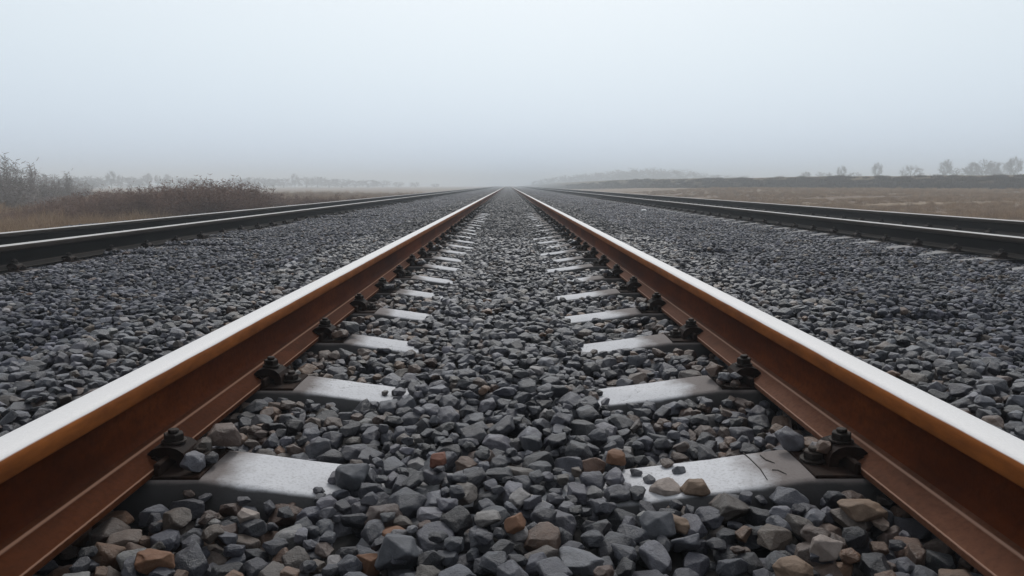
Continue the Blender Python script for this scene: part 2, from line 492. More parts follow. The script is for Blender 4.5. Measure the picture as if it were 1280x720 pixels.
def bake(P, level, g, brown_fn=None, kinds=30, lift=1.0):
    e = eul(P, g); m = rotm(e); n = len(P)
    t = pick(TINTS, g, n) * lift
    if brown_fn is not None:
        br = g.random(n) < brown_fn(P); t[br] = pick(BROWN, g, int(br.sum()))
    kind = g.integers(0, kinds, n); Vs = []; Fs = []; Ts = []; off = 0
    for k in range(kinds):
        v0, f0 = rock(level, g); idx = np.nonzero(kind == k)[0]; nv = len(v0)
        pv = v0[None] * P[idx][:, None, 3:6]
        v = np.einsum('nij,nkj->nki', m[idx], pv) + P[idx][:, None, 0:3]
        Vs.append(v.reshape(-1, 3)); Fs.append((f0[None] + (np.arange(len(idx)) * nv)[:, None, None]).reshape(-1, 3) + off)
        Ts.append(np.repeat(t[idx], nv, 0)); off += nv * len(idx)
    return np.concatenate(Vs), np.concatenate(Fs), np.concatenate(Ts)

def brownness(P):
    ax = np.abs(P[:, 0])
    return np.interp(ax, [0, .30, .48, .66, .84, 1.1, 1.4], [.04, .05, .30, .55, .5, .15, .06]) * np.interp(P[:, 1], [0, 2.2, 5, 60], [1, .9, .45, .25])

def scatter_object(name, protos, pts, pid, rot, scl, tint, mat, smooth=True):
    """one object: its mesh holds the source pieces (is_src) and the loose points that carry their copies"""
    V = []; F = []; T = []; PID = []; off = 0
    for k, (v, f, t) in enumerate(protos):
        V.append(v); F.append(f + off); off += len(v); PID.append(np.full(len(v), k)); T.append(t)
    nsrc = off; F = np.concatenate(F)
    V.append(pts); PID.append(pid); T.append(tint)
    V = np.concatenate(V); PID = np.concatenate(PID).astype(np.int32); T = np.concatenate(T)
    me = mesh_np(name, V, F, [mat] if not isinstance(mat, (list, tuple)) else mat, smooth)
    n = len(V)
    def at(nm, ty, key, arr):
        a = me.attributes.new(nm, ty, 'POINT'); a.data.foreach_set(key, np.ascontiguousarray(arr).ravel())
    src = np.zeros(n, dtype=bool); src[:nsrc] = True
    at('is_src', 'BOOLEAN', 'value', src); at('pid', 'INT', 'value', PID)
    ro = np.zeros((n, 3), dtype=np.float32); ro[nsrc:] = rot; at('rot', 'FLOAT_VECTOR', 'vector', ro)
    so = np.ones((n, 3), dtype=np.float32); so[nsrc:] = scl; at('scl', 'FLOAT_VECTOR', 'vector', so)
    tc = np.ones((n, 4), dtype=np.float32); tc[:, :3] = T; at('tint', 'FLOAT_COLOR', 'color', tc)
    o = link(name, me)
    ng = bpy.data.node_groups.new(name + '_spread', 'GeometryNodeTree')
    ng.interface.new_socket('Geometry', in_out='INPUT', socket_type='NodeSocketGeometry')
    ng.interface.new_socket('Geometry', in_out='OUTPUT', socket_type='NodeSocketGeometry')
    N = ng.nodes; L = ng.links
    gi = N.new('NodeGroupInput'); go = N.new('NodeGroupOutput')
    def named(nm, ty):
        q = N.new('GeometryNodeInputNamedAttribute'); q.data_type = ty; q.inputs['Name'].default_value = nm; return q.outputs['Attribute']
    sp = N.new('GeometryNodeSeparateGeometry'); sp.domain = 'POINT'
    L.new(gi.outputs[0], sp.inputs[0]); L.new(named('is_src', 'BOOLEAN'), sp.inputs['Selection'])
    si = N.new('GeometryNodeSplitToInstances'); si.domain = 'POINT'
    L.new(sp.outputs['Selection'], si.inputs[0]); L.new(named('pid', 'INT'), si.inputs['Group ID'])
    ip = N.new('GeometryNodeInstanceOnPoints')
    L.new(sp.outputs['Inverted'], ip.inputs['Points']); L.new(si.outputs[0], ip.inputs['Instance'])
    ip.inputs['Pick Instance'].default_value = True
    L.new(named('pid', 'INT'), ip.inputs['Instance Index'])
    L.new(named('rot', 'FLOAT_VECTOR'), ip.inputs['Rotation']); L.new(named('scl', 'FLOAT_VECTOR'), ip.inputs['Scale'])
    L.new(ip.outputs[0], go.inputs[0])
    md = o.modifiers.new('spread', 'NODES'); md.node_group = ng
    return o

# near ballast of the main track: single stones
g2 = np.random.default_rng(8)
NP = 36
protos = []
for k in range(NP):
    v, f = rock(2, g2); protos.append((v, f, np.ones((len(v), 3))))
t = pick(TINTS, g2, len(big)); t *= .74; br = g2.random(len(big)) < brownness(big); t[br] = pick(BROWN, g2, int(br.sum()))
o = scatter_object('ballast', protos, big[:, :3], g2.integers(0, NP, len(big)), eul(big, g2), big[:, 3:6], t, M['stone_i'], True)
tag(o, 'dark grey crushed stone ballast with brown stones heaped around the near sleepers between the two rusty rails', 'ballast', kind='stuff')

# far ballast: the same module further along, and flat patches beside it
modv = bake(big - np.array([0, Y0 + LY / 2, 0, 0, 0, 0, 0]), 0, g2, None, lift=.50)
flats = [bake(flat_patch(s), 1, g2, lambda P: np.full(len(P), .015), lift=1.10) for s in (21, 22, 23)]
pp = []; pi = []; pr = []
for k in range(1, 42):
    pp.append((0, Y0 + LY / 2 + LY * k, (.004 if k == 1 else .024))); pi.append(0); pr.append((0, 0, 0))
def side_level(x):
    return float(np.interp(x, [-7.5, -5.4, -3.2, -2.4, -1.5, 1.5, 3.0, 3.9, 5.8, 7.5], [-.32, -.29, -.200, -.175, -.152, -.152, -.202, -.226, -.215, -.25]))
for i in range(6):
    for s in (-1, 1):
        X = s * (2.0 + i)
        for j in range(-1, 300):
            pp.append((X, j + .5, side_level(X))); pi.append(1 + R.randrange(3)); pr.append((0, math.atan(-(side_level(X + .5) - side_level(X - .5))), R.randrange(4) * math.pi / 2))
o = scatter_object('ballast', [modv] + flats, np.array(pp, float), np.array(pi), np.array(pr, float), np.ones((len(pp), 3)), np.ones((len(pp), 3)), M['stone_g'], False)
tag(o, 'wide spread of grey crushed stone ballast beside and between the three tracks', 'ballast', kind='stuff')

# bed under the stones
xs = [-9.6, -8.0, -7.4, -5.4, -3.2, -1.5, -1.2, -.95, -.5, -.25, 0, .25, .5, .95, 1.2, 1.5, 3.0, 5.8, 7.4, 8.0, 9.6]
V = []; F = []
ys = [-3, 8, 30, 100, 330]
for y in ys:
    for x in xs:
        z = (float(ballast_level(x)) if abs(x) < 1.5 else side_level(x)) - .05
        if abs(x) > 7.3: z = -.32 - (abs(x) - 7.4) * .28
        V.append((x, y, z))
n = len(xs)
for a in range(len(ys) - 1):
    for b in range(n - 1): F.append([a * n + b, a * n + b + 1, (a + 1) * n + b + 1, (a + 1) * n + b])
tag(link('ballast_bed', mesh_np('ballast_bed', np.array(V), F, [M['bed']], True)), 'dark dusty bed beneath the track ballast', 'track bed', kind='structure')

# ------------------------------------------------------------------ rails
HEADP = [(0, 0), (.012, -.0002), (.020, -.0010), (.0265, -.0028), (.0315, -.0062), (.0345, -.0105), (.0358, -.0155), (.0365, -.036), (.0352, -.0385), (.013, -.0495)]
WEBP = [(.013, -.0495), (.0098, -.055), (.0083, -.066), (.0082, -.100), (.0092, -.117), (.0125, -.1265), (.0200, -.1325)]
FOOTP = [(.0200, -.1325), (.040, -.1400), (.0700, -.1570), (.0742, -.1590), (.0752, -.1615), (.0752, -.1705), (.0738, -.172)]
def rail_part(name, prof, mat, y0, y1, parent, close):
    left = [(-x, z) for x, z in prof[::-1] if x > 0 or not close]
    if close == 'top': P = [(x, z) for x, z in prof[::-1]] + [(-x, z) for x, z in prof[1:]]
    elif close == 'web': P = [(x, z) for x, z in prof[::-1]] + [(-x, z) for x, z in prof]
    else: P = [(x, z) for x, z in prof[::-1]] + [(-x, z) for x, z in prof]
    ysl = [y0, 0, 1, 2, 3, 4, 6, 8, 12, 20, 40, 80, 160, y1]
    V = []; F = []; n = len(P)
    for y in ysl:
        for (x, z) in P: V.append((x, y, z))
    for a in range(len(ysl) - 1):
        for b in range(n):
            c = (b + 1) % n
            F.append([a * n + b, a * n + c, (a + 1) * n + c, (a + 1) * n + b])
    F.append(list(range(n))); F.append([(len(ysl) - 1) * n + i for i in range(n)][::-1])
    me = mesh_np(name, np.array(V), F, [mat], True)
    me.set_sharp_from_angle(angle=math.radians(38))
    return link(name, me, parent)

RAILS = [(-.7535, 0, 'rusty brown rail with a pale polished top, left of the centre sleepers', 'main', 0),
         (.7535, 0, 'rusty brown rail with a pale polished top, right of the centre sleepers', 'main', 0),
         (-3.47, -.027, 'dark rail with a light top, nearer rail of the track on the left', 'side', 0),
         (-4.97, -.080, 'dark rail with a light top, farther rail of the left track beside the brown weeds', 'side', 0),
         (4.08, -.027, 'dark rail with a light top, nearer rail of the track on the right', 'side', 0),
         (5.60, -.004, 'dark rail with a light top, farther rail of the right track beside the straw field', 'side', 0)]
for x, z, lab, kind, _ in RAILS:
    r = empty('rail', (x, 0, z)); tag(r, lab, 'rail', 'rails of the three tracks')
    mh, mw, mf = (M['head'], M['rust_web'], M['rust_foot'] if x < 0 else M['rust_foot_pale']) if kind == 'main' else (M['head_dark'], M['dark_web'], M['dark_foot'])
    rail_part('rail_head', HEADP, mh, -2, 330, r, 'top')
    rail_part('rail_web', WEBP, mw, -2, 330, r, 'web')
    rail_part('rail_foot', FOOTP, mf, -2, 330, r, 'foot')

# ------------------------------------------------------------------ sleepers
def sleeper_mesh():
    st_ = [-1.30, -1.292, -1.1, -.95, -.62, -.575, -.50, -.42, -.30, -.20, -.1, 0]
    st_ = st_ + [-x for x in st_[-2::-1]]
    V = []; F = []
    for x in st_:
        zt = float(sleeper_top(abs(x))); zb = -.40
        w = .080 + (-.177 - zt) * .10; b = .007
        if abs(x) > 1.296: zt -= .01; w -= .006
        jz = .0
        prof = [(-.14, zb), (-.112, zt - .10), (-w - .018, zt - .035), (-w - .003, zt - b), (-w + .004, zt - .0015), (-w + .012, zt), (0, zt + .001),
                (w - .012, zt), (w - .004, zt - .0015), (w + .003, zt - b), (w + .018, zt - .035), (.112, zt - .10), (.14, zb)]
        for (y, z) in prof: V.append((x, y, z + .177))
    n = 13
    for a in range(len(st_) - 1):
        for k in range(n):
            c = (k + 1) % n
            F.append([a * n + k, (a + 1) * n + k, (a + 1) * n + c, a * n + c])
    F.append(list(range(n))); F.append([(len(st_) - 1) * n + i for i in range(n)][::-1])
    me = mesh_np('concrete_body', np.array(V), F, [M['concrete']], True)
    me.set_sharp_from_angle(angle=math.radians(35))
    return me
# local origin of a sleeper: its rail seat height (z=-.177 world), so rail foot bottom is +.005 there
def hexbolt(mb, x, y, z, r=.019, h=.017):
    mb.cyl((x, y, z), r, h, 6, bev=.002)
def fastening_meshes():
    pl = MB()
    pl.box((0, 0, .0005), (.33, .150, .009), .002)
    for s in (-1, 1):
        pl.box((s * .083, 0, .016), (.012, .146, .026), .003)      # ribs that hold the foot
    plate_me = pl.mesh('base_plate', M['plate'])
    pad = MB(); pad.box((0, 0, .0026), (.148, .16, .0046), .001); pad_me = pad.mesh('rail_pad', M['pad'])
    cl = MB()     # clamp, built for the +x side of a rail (x from the rail axis)
    # bent clamp with rounded back: profile in x-z extruded across y
    prof = [(.046, .026), (.046, .040), (.056, .050), (.072, .055), (.090, .055), (.105, .050), (.116, .040), (.121, .026), (.122, .004), (.104, .004), (.102, .022), (.092, .030), (.075, .031), (.060, .028)]
    cl.prism(prof[::-1], -.036, .036)
    cl.prism([(.044, .020), (.044, .029), (.062, .034), (.070, .024)][::-1], -.042, .042)
    clamp_me = cl.mesh('clamp', M['clamp'])
    bo = MB()
    bo.cyl((.084, 0, .055), .024, .005, 16, bev=.001)
    hexbolt(bo, .084, 0, .0602, .0200, .017)
    bo.cyl((.084, 0, .0774), .0105, .009, 12, bev=.002)
    bolt_me = bo.mesh('clamp_bolt', M['bolt'])
    sb = MB()
    sb.cyl((.139, 0, .005), .026, .006, 16, bev=.001); hexbolt(sb, .139, 0, .0112, .0195, .015); sb.cyl((.139, 0, .0264), .0105, .008, 12, bev=.002)
    anchor_me = sb.mesh('anchor_bolt', M['bolt'])
    return plate_me, pad_me, clamp_me, bolt_me, anchor_me
SLEEP = sleeper_mesh(); PLATE, PAD, CLAMP, BOLT, ANCH = fastening_meshes()

def make_sleeper():
    r = empty('concrete_sleeper')
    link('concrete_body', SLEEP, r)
    for gx_ in (-.7535, .7535):
        p = link('base_plate', PLATE, r, (gx_, 0, 0)); link('rail_pad', PAD, p)
        for s in (1, -1):
            c = link('clamp', CLAMP, r, (gx_, 0, 0)); c.rotation_euler = (0, 0, 0 if s > 0 else math.pi)
            link('clamp_bolt', BOLT, c)
            a = link('anchor_bolt', ANCH, p); a.rotation_euler = (0, 0, 0 if s > 0 else math.pi)
    return r
ONES = 'first second third fourth fifth sixth seventh eighth ninth tenth eleventh twelfth thirteenth fourteenth fifteenth sixteenth seventeenth eighteenth nineteenth'.split()
TENS = ['', '', 'twent', 'thirt', 'fort', 'fift', 'sixt', 'sevent', 'eight', 'ninet']
def ordinal(n):
    if n < 20: return ONES[n - 1]
    t_, o_ = divmod(n, 10)
    return TENS[t_] + 'ieth' if o_ == 0 else TENS[t_] + 'y-' + ONES[o_ - 1]
KEEP = {'concrete_body': 999, 'base_plate': 60, 'clamp': 60, 'clamp_bolt': 30, 'anchor_bolt': 30, 'rail_pad': 12}
def kids(o): return [x for x in bpy.data.objects if x.parent is o]
proto = make_sleeper()
PTREE = [(c, list(kids(c))) for c in kids(proto)]
def base(n): return n.split('.')[0]
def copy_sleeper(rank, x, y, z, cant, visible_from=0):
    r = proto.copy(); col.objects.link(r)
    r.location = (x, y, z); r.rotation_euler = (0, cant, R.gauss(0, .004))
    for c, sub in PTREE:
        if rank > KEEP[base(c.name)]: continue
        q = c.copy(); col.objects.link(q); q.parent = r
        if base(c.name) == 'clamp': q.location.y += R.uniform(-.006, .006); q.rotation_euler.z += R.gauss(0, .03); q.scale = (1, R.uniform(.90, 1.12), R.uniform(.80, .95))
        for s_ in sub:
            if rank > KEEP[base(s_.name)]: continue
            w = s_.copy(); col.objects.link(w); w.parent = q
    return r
SPECIAL = {1: 'nearest concrete sleeper between the rusty rails, its flat grey top cracked at the right end',
           2: 'second concrete sleeper from the camera between the rusty rails, with a clean pale top',
           3: 'third concrete sleeper from the camera between the rusty rails, partly buried at its middle'}
n_main = 95
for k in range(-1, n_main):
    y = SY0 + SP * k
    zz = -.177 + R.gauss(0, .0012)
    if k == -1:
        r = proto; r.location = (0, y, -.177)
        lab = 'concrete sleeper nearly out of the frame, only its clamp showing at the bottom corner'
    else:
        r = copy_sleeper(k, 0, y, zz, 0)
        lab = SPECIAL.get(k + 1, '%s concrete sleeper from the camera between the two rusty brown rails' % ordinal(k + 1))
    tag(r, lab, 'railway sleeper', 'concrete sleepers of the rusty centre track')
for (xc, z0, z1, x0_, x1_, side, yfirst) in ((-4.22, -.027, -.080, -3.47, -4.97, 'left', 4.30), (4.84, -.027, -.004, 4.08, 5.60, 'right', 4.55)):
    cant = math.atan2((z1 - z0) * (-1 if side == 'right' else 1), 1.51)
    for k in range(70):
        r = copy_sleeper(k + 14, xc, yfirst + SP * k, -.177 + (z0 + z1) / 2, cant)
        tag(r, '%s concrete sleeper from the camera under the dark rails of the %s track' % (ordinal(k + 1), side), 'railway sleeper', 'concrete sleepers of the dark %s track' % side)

# ------------------------------------------------------------------ single stones one can point to
TH = math.atan((360 - VY) / FPX)
def at_px(px, py, z):
    """where the ray through a photo pixel meets height z"""
    a = (px - VX) / FPX; b = (360 - py) / FPX
    d = Vector((a, math.cos(TH) + b * math.sin(TH), b * math.cos(TH) - math.sin(TH)))
    t_ = (z - CAM_Z) / d.z
    return d.x * t_, d.y * t_
def hm_at(x, y, r):
    i = int((x - X0) / RES); j = int((y - Y0) / RES); m = max(1, int(r / RES))
    ii = np.clip(np.arange(i - m, i + m + 1), 0, nx - 1); jj = np.arange(j - m, j + m + 1) % ny
    w = HM[np.ix_(ii, jj)]; w = w[w < 5]
    return float(np.percentile(w, 50)) if w.size else -.2
SM = {'tan': single_stone_mat('tan_stone', (.12, .08, .055), (.22, .155, .11)), 'orange': single_stone_mat('orange_stone', (.12, .055, .03), (.20, .105, .06)),
      'red': single_stone_mat('reddish_stone', (.12, .045, .03), (.20, .085, .055)), 'grey': single_stone_mat('grey_stone', (.06, .063, .072), (.12, .125, .14)),
      'pale': single_stone_mat('pale_stone', (.22, .18, .16), (.36, .31, .28)), 'white': single_stone_mat('white_stone', (.62, .62, .62), (.85, .85, .85))}
STONES = [(251, 645, 28, .7, 'tan', 'tan stone with a pointed corner just below the left end of the nearest sleeper'),
          (195, 704, 46, .6, 'orange', 'large orange-tan stone at the bottom left near the rusty rail'),
          (310, 637, 26, .8, 'pale', 'pale brownish upright stone in front of the nearest sleeper on the left'),
          (547, 578, 22, .9, 'red', 'small reddish brown stone alone among dark stones left of the centre'),
          (770, 592, 24, .8, 'orange', 'orange-brown stone just left of the nearest sleeper on the right'),
          (491, 656, 32, .6, 'orange', 'rusty orange stone among dark stones below the centre left'),
          (644, 660, 26, .9, 'orange', 'rusty orange stone near the bottom middle of the ballast'),
          (460, 702, 30, .8, 'orange', 'orange stone at the bottom edge left of the middle'),
          (844, 699, 34, .6, 'tan', 'pale tan stone at the bottom edge right of the middle'),
          (1082, 640, 56, .42, 'tan', 'flat brown slab of stone beside the foot of the right rusty rail'),
          (1033, 702, 34, .95, 'pale', 'tall pale pointed stone at the bottom right'),
          (992, 712, 46, .5, 'tan', 'broad brown stone at the bottom edge right of the pointed one'),
          (849, 590, 17, .8, 'grey', 'small grey pebble lying on top of the nearest sleeper on the right'),
          (833, 611, 38, .6, 'pale', 'brownish grey stone leaning on the left end of the right half of the nearest sleeper'),
          (869, 612, 34, .7, 'tan', 'brown wedge shaped stone against the face of the nearest sleeper on the right'),
          (440, 597, 44, .7, 'grey', 'large dark blue-grey block at the inner end of the nearest sleeper on the left'),
          (500, 690, 52, .75, 'grey', 'large flat-faced blue-grey stone at the bottom left of the middle'),
          (822, 656, 42, .7, 'grey', 'large blue-grey stone with a flat top below the nearest sleeper on the right')]
g3 = np.random.default_rng(77)
for (px, py, wpx, flat, mk, lab) in STONES:
    z = -.20; 
    for _ in range(3):
        x, y = at_px(px, py, z)
        a = wpx / 2 * math.hypot(y, CAM_Z - z) / FPX
        if abs(x) < 1.45: z = hm_at(x, y, a * .6) + a * flat * .35
    c = a * flat
    v, f = rock(2, g3)
    v = v * np.array([a, a * .85, c])
    e = rotm(np.array([[g3.normal(0, .15), g3.normal(0, .15), g3.uniform(-.5, .5)]]))[0]
    zb = (hm_at(x, y, a * .6) + c * .40)
    o = link('stone', mesh_np('stone', v @ e.T, f, [SM[mk]], True), None, (x, y, zb))
    tag(o, lab, 'stone', 'single stones that stand out in the ballast')
x, y = at_px(805, 264, -.19)
v, f = rock(2, g3)
o = link('stone', mesh_np('stone', v * np.array([.068, .05, .035]), f, [SM['white']], False), None, (x, y, side_level(x) + .022))
tag(o, 'small bright white stone lying on grey ballast before the right track', 'stone', 'single stones that stand out in the ballast')

# dark slivers standing in for cracks and marks, right half of nearest sleeper
for pl, rd, lab in ((((930, 560), (938, 567), (951, 580), (960, 593)), .0013, 'longest thin dark sliver standing for a crack across the nearest sleeper on the right'),
                    (((951, 565), (958, 571), (969, 576)), .0015, 'short dark sliver standing for a dark mark between the long one and the bolted clamp'),
                    (((966, 583), (973, 584), (984, 590)), .0012, 'little dark sliver standing for a dark mark near the front edge of the nearest right sleeper')):
    tw = MB(); pts = []
    for q in pl:
        x, y = at_px(q[0], q[1], -.172); pts.append((x, y, float(sleeper_top(abs(x))) + .0035))
    tw.tube(pts, [rd] * (len(pts) - 1) + [rd * .5], 5)
    tag(link('twig', tw.mesh('twig', M['bark'], True)), lab, 'twig', 'slivers standing for cracks on the nearest sleeper')

# ------------------------------------------------------------------ land
BX = [8, 14, 25, 43, 80, 200, 420]; BY = [300, 160, 88, 60, 47, 42, 42]
def bank_y(x): return float(np.interp(x, BX, BY))
def ground_z(x, y):
    ax = abs(x); z = -.55 if ax < 7.6 else float(np.interp(ax, [7.6, 9.4], [-.55, -.80]))
    d = math.hypot(x, y)
    if x > 9:
        z = -.80 + .80 * float(np.interp(d, [22, 72], [0, 1])) * float(np.interp(x, [9, 22], [0, 1]))
    if x < -9: z = -.80 + .12 * float(np.interp(d, [60, 300], [0, 1]))
    if ax > 9.4: z += .05 * (mnoise.noise(Vector((x * .15, y * .15, 0)))) * min(1, (ax - 9.4) / 4)
    return z
def grid(x0, x1, nx_, y0, y1, ny_, fn, bend=2.0):
    xs_ = np.linspace(-1, 1, nx_); xs_ = np.sign(xs_) * np.abs(xs_) ** bend
    xs_ = x0 + (xs_ + 1) / 2 * (x1 - x0)
    ys_ = y0 + (np.linspace(0, 1, ny_) ** bend) * (y1 - y0)
    V = [(x, y, fn(x, y)) for y in ys_ for x in xs_]
    F = [[j * nx_ + i, j * nx_ + i + 1, (j + 1) * nx_ + i + 1, (j + 1) * nx_ + i] for j in range(ny_ - 1) for i in range(nx_ - 1)]
    return np.array(V), np.array(F, dtype=np.int32)
V, F = grid(-700, 700, 241, -12, 900, 160, ground_z, 2.6)
tag(link('ground', mesh_np('ground', V, F, [M['ground']], True)), 'dry straw and brown field on both sides of the tracks', 'field', kind='structure')

# dark bank to the right, running off towards the horizon
def bank_pt(x, u):
    y = bank_y(x); z0 = ground_z(x, y)
    top = 1.36 + .16 * mnoise.noise(Vector((x * .06, 3, 0)))
    prof_u = [-2, 0, 2, 4, 7, 11, 16, 60, 200, 420]
    prof_z = [z0 - .3, z0 - .02, z0 + .30, z0 + .75, top - .28, top - .04, top, top, top, top]
    zz = float(np.interp(u, prof_u, prof_z)) + (.10 * mnoise.noise(Vector((x * .4, u * .4, 1))) if u > 1 else 0)
    # the bank sinks into the plain at its far end
    k = float(np.interp(x, [8, 20], [0, 1]))
    return (x, y + u, z0 - .3 + (zz - z0 + .3) * k)
bx = np.concatenate([np.linspace(8, 60, 60), np.linspace(62, 420, 60)]); bu = [-2, 0, 1, 2, 3, 4, 5.5, 7, 9, 11, 16, 30, 60, 200, 420]
V = [bank_pt(float(x), u) for u in bu for x in bx]; n = len(bx)
F = np.array([[j * n + i, j * n + i + 1, (j + 1) * n + i + 1, (j + 1) * n + i] for j in range(len(bu) - 1) for i in range(n - 1)], dtype=np.int32)
tag(link('bank', mesh_np('bank', np.array(V), F, [M['bank']], True)), 'long low dark earth bank beyond the straw field on the right', 'bank', kind='structure')

# ------------------------------------------------------------------ plants
def blade_clump(g, n, h, spread, w, lean=.35, heads=False):
    V = []; F = []
    for i in range(n):
        a = g.uniform(0, 2 * math.pi); r = spread * math.sqrt(g.random()); x, y = r * math.cos(a), r * math.sin(a)
        hh = h * g.uniform(.45, 1.1); la = g.uniform(0, 2 * math.pi); ln = abs(g.normal(0, lean)) * hh
        fa = g.uniform(0, math.pi); wx, wy = math.cos(fa) * w / 2, math.sin(fa) * w / 2
        b = len(V); lx, ly = math.cos(la) * ln, math.sin(la) * ln
        V += [(x - wx, y - wy, 0), (x + wx, y + wy, 0), (x + wx * .8 + lx * .35, y + wy * .8 + ly * .35, hh * .6), (x - wx * .8 + lx * .35, y - wy * .8 + ly * .35, hh * .6), (x + lx, y + ly, hh)]
        F += [[b, b + 1, b + 2], [b, b + 2, b + 3], [b + 3, b + 2, b + 4]]
    return np.array(V), np.array(F, dtype=np.int32), np.ones((len(V), 3))
g4 = np.random.default_rng(31)
grass_p = [blade_clump(g4, 90, .34, .26, .010), blade_clump(g4, 70, .50, .20, .010), blade_clump(g4, 110, .22, .34, .012, .5)]
pts = []; pid = []; rot = []; scl = []
def grass_try(x, y, s, k):
    pts.append((x, y, ground_z(x, y) - .02)); pid.append(k); rot.append((0, 0, g4.uniform(0, 6.28))); q = g4.uniform(.7, 1.25) * s; scl.append((q, q, q * g4.uniform(.8, 1.15)))
for i in range(30000):
    y = 8 + 75 * g4.random() ** 1.35; side = -1 if g4.random() < .5 else 1
    wid = 12 + y * .55
    x = side * (9.0 + wid * g4.random() ** 1.1)
    if abs(x) > .95 * y + 6: continue
    nz = mnoise.noise(Vector((x * .12, y * .3, 5)))
    if side > 0:
        if y > bank_y(x) + 1: continue
        if nz < -.25: continue
        grass_try(x, y, .62 + .25 * nz, 2 if g4.random() < .6 else 0)
    else:
        if nz < -.35: continue
        grass_try(x, y, 1.0 + .5 * nz, int(g4.integers(0, 3)))
o = scatter_object('grass', grass_p, np.array(pts), np.array(pid), np.array(rot), np.array(scl), np.ones((len(pts), 3)), M['grass'])
tag(o, 'dry straw coloured grass covering the fields beside the tracks', 'grass', kind='stuff')
# dark scrub on the bank
scr_p = [blade_clump(g4, 160, .8, .8, .04, .6), blade_clump(g4, 130, .6, 1.0, .05, .7)]
pts = []; pid = []; rot = []; scl = []
for i in range(4200):
    x = 14 + 130 * g4.random() ** 1.2; u = g4.uniform(-1, 5.0) if g4.random() < .8 else g4.uniform(5, 9)
    p = bank_pt(x, u)
    pts.append((p[0], p[1], p[2] - .05)); pid.append(int(g4.integers(0, 2))); rot.append((0, 0, g4.uniform(0, 6.28))); q = g4.uniform(.35, .8); scl.append((q, q, q * .7))
o = scatter_object('scrub', scr_p, np.array(pts), np.array(pid), np.array(rot), np.array(scl), np.ones((len(pts), 3)), M['scrub'])
tag(o, 'low dark scrub covering the bank on the right', 'scrub', kind='stuff')

def stems_mesh(name, g, n, h, rad, tw_n, w, mat, up=.8, leaf=0.0):
    """a bush of many stems that fork into twigs: thin three-sided wands (returned as stems mesh, twigs mesh)"""
    S = MB(); TV = []; TF = []
    def wand(p, d, L, ww):
        u = d.orthogonal().normalized(); v_ = d.cross(u); b = len(TV)
        a = g.uniform(0, math.pi); s_ = (u * math.cos(a) + v_ * math.sin(a)) * ww / 2; mid = p + d * L * .5 + Vector((g.normal(0, .04), g.normal(0, .04), .03)) * L
        tip = p + d * L + Vector((g.normal(0, .1), g.normal(0, .1), .05)) * L
        TV.extend([p - s_, p + s_, mid + s_ * .8, mid - s_ * .8, tip]); TF.extend([[b, b + 1, b + 2], [b, b + 2, b + 3], [b + 3, b + 2, b + 4]])
        return mid, tip
    for i in range(n):
        a = g.uniform(0, 2 * math.pi); r0 = rad * .35 * math.sqrt(g.random())
        p = Vector((r0 * math.cos(a), r0 * math.sin(a), 0)); out = g.uniform(.05, 1.0)
        d = Vector((math.cos(a) * out, math.sin(a) * out, up + g.uniform(0, .6))).normalized()
        L = h * g.uniform(.55, 1.05) * (1.15 - .35 * out)
        q1 = p + d * L * .5 + Vector((g.normal(0, .04), g.normal(0, .04), 0)); q2 = q1 + (d + Vector((0, 0, .35))).normalized() * L * .5
        S.tube([p, q1, q2], [w * 1.4, w, w * .5], 3)
        for k in range(tw_n):
            t_ = g.uniform(.15, 1.0); pt = p.lerp(q1, t_ * 2) if t_ < .5 else q1.lerp(q2, t_ * 2 - 1)
            dd = Vector((g.normal(), g.normal(), g.uniform(.1, 1.3))).normalized()
            m_, t2 = wand(pt, dd, h * g.uniform(.10, .30), w * 1.1)
            for _ in range(2): wand(m_ if g.random() < .5 else t2, Vector((g.normal(), g.normal(), g.uniform(-.1, 1.0))).normalized(), h * g.uniform(.05, .15), w * .9 + leaf)
    tv = np.array([tuple(v) for v in TV])
    return S.mesh(name + '_stems', mat, True), mesh_np(name + '_twigs', tv, np.array(TF, dtype=np.int32), [mat], True)
g5 = np.random.default_rng(52)
WEED = [stems_mesh('weed', g5, 46, 1.0, .9, 22, .006, M['weed'], .7, .010) for _ in range(3)]
BUSH = [stems_mesh('bush', g5, 40, 1.0, .8, 26, .006, M['bush'], .8, .008) for _ in range(2)]
def make_bush(kind, src, px, Y, top_y, wide, lab, cat, group):
    X = (px - VX) / FPX * Y
    z = ground_z(X, Y)
    h = (VY - top_y) * Y / FPX + CAM_Z - z
    r = empty(kind, (X, Y, z - .03), R.uniform(0, 6.28)); s = h * .92
    r.scale = (s * wide, s * wide, s)
    link('stems', src[0], r); link('twigs', src[1], r)
    tag(r, lab, cat, group)
    return r
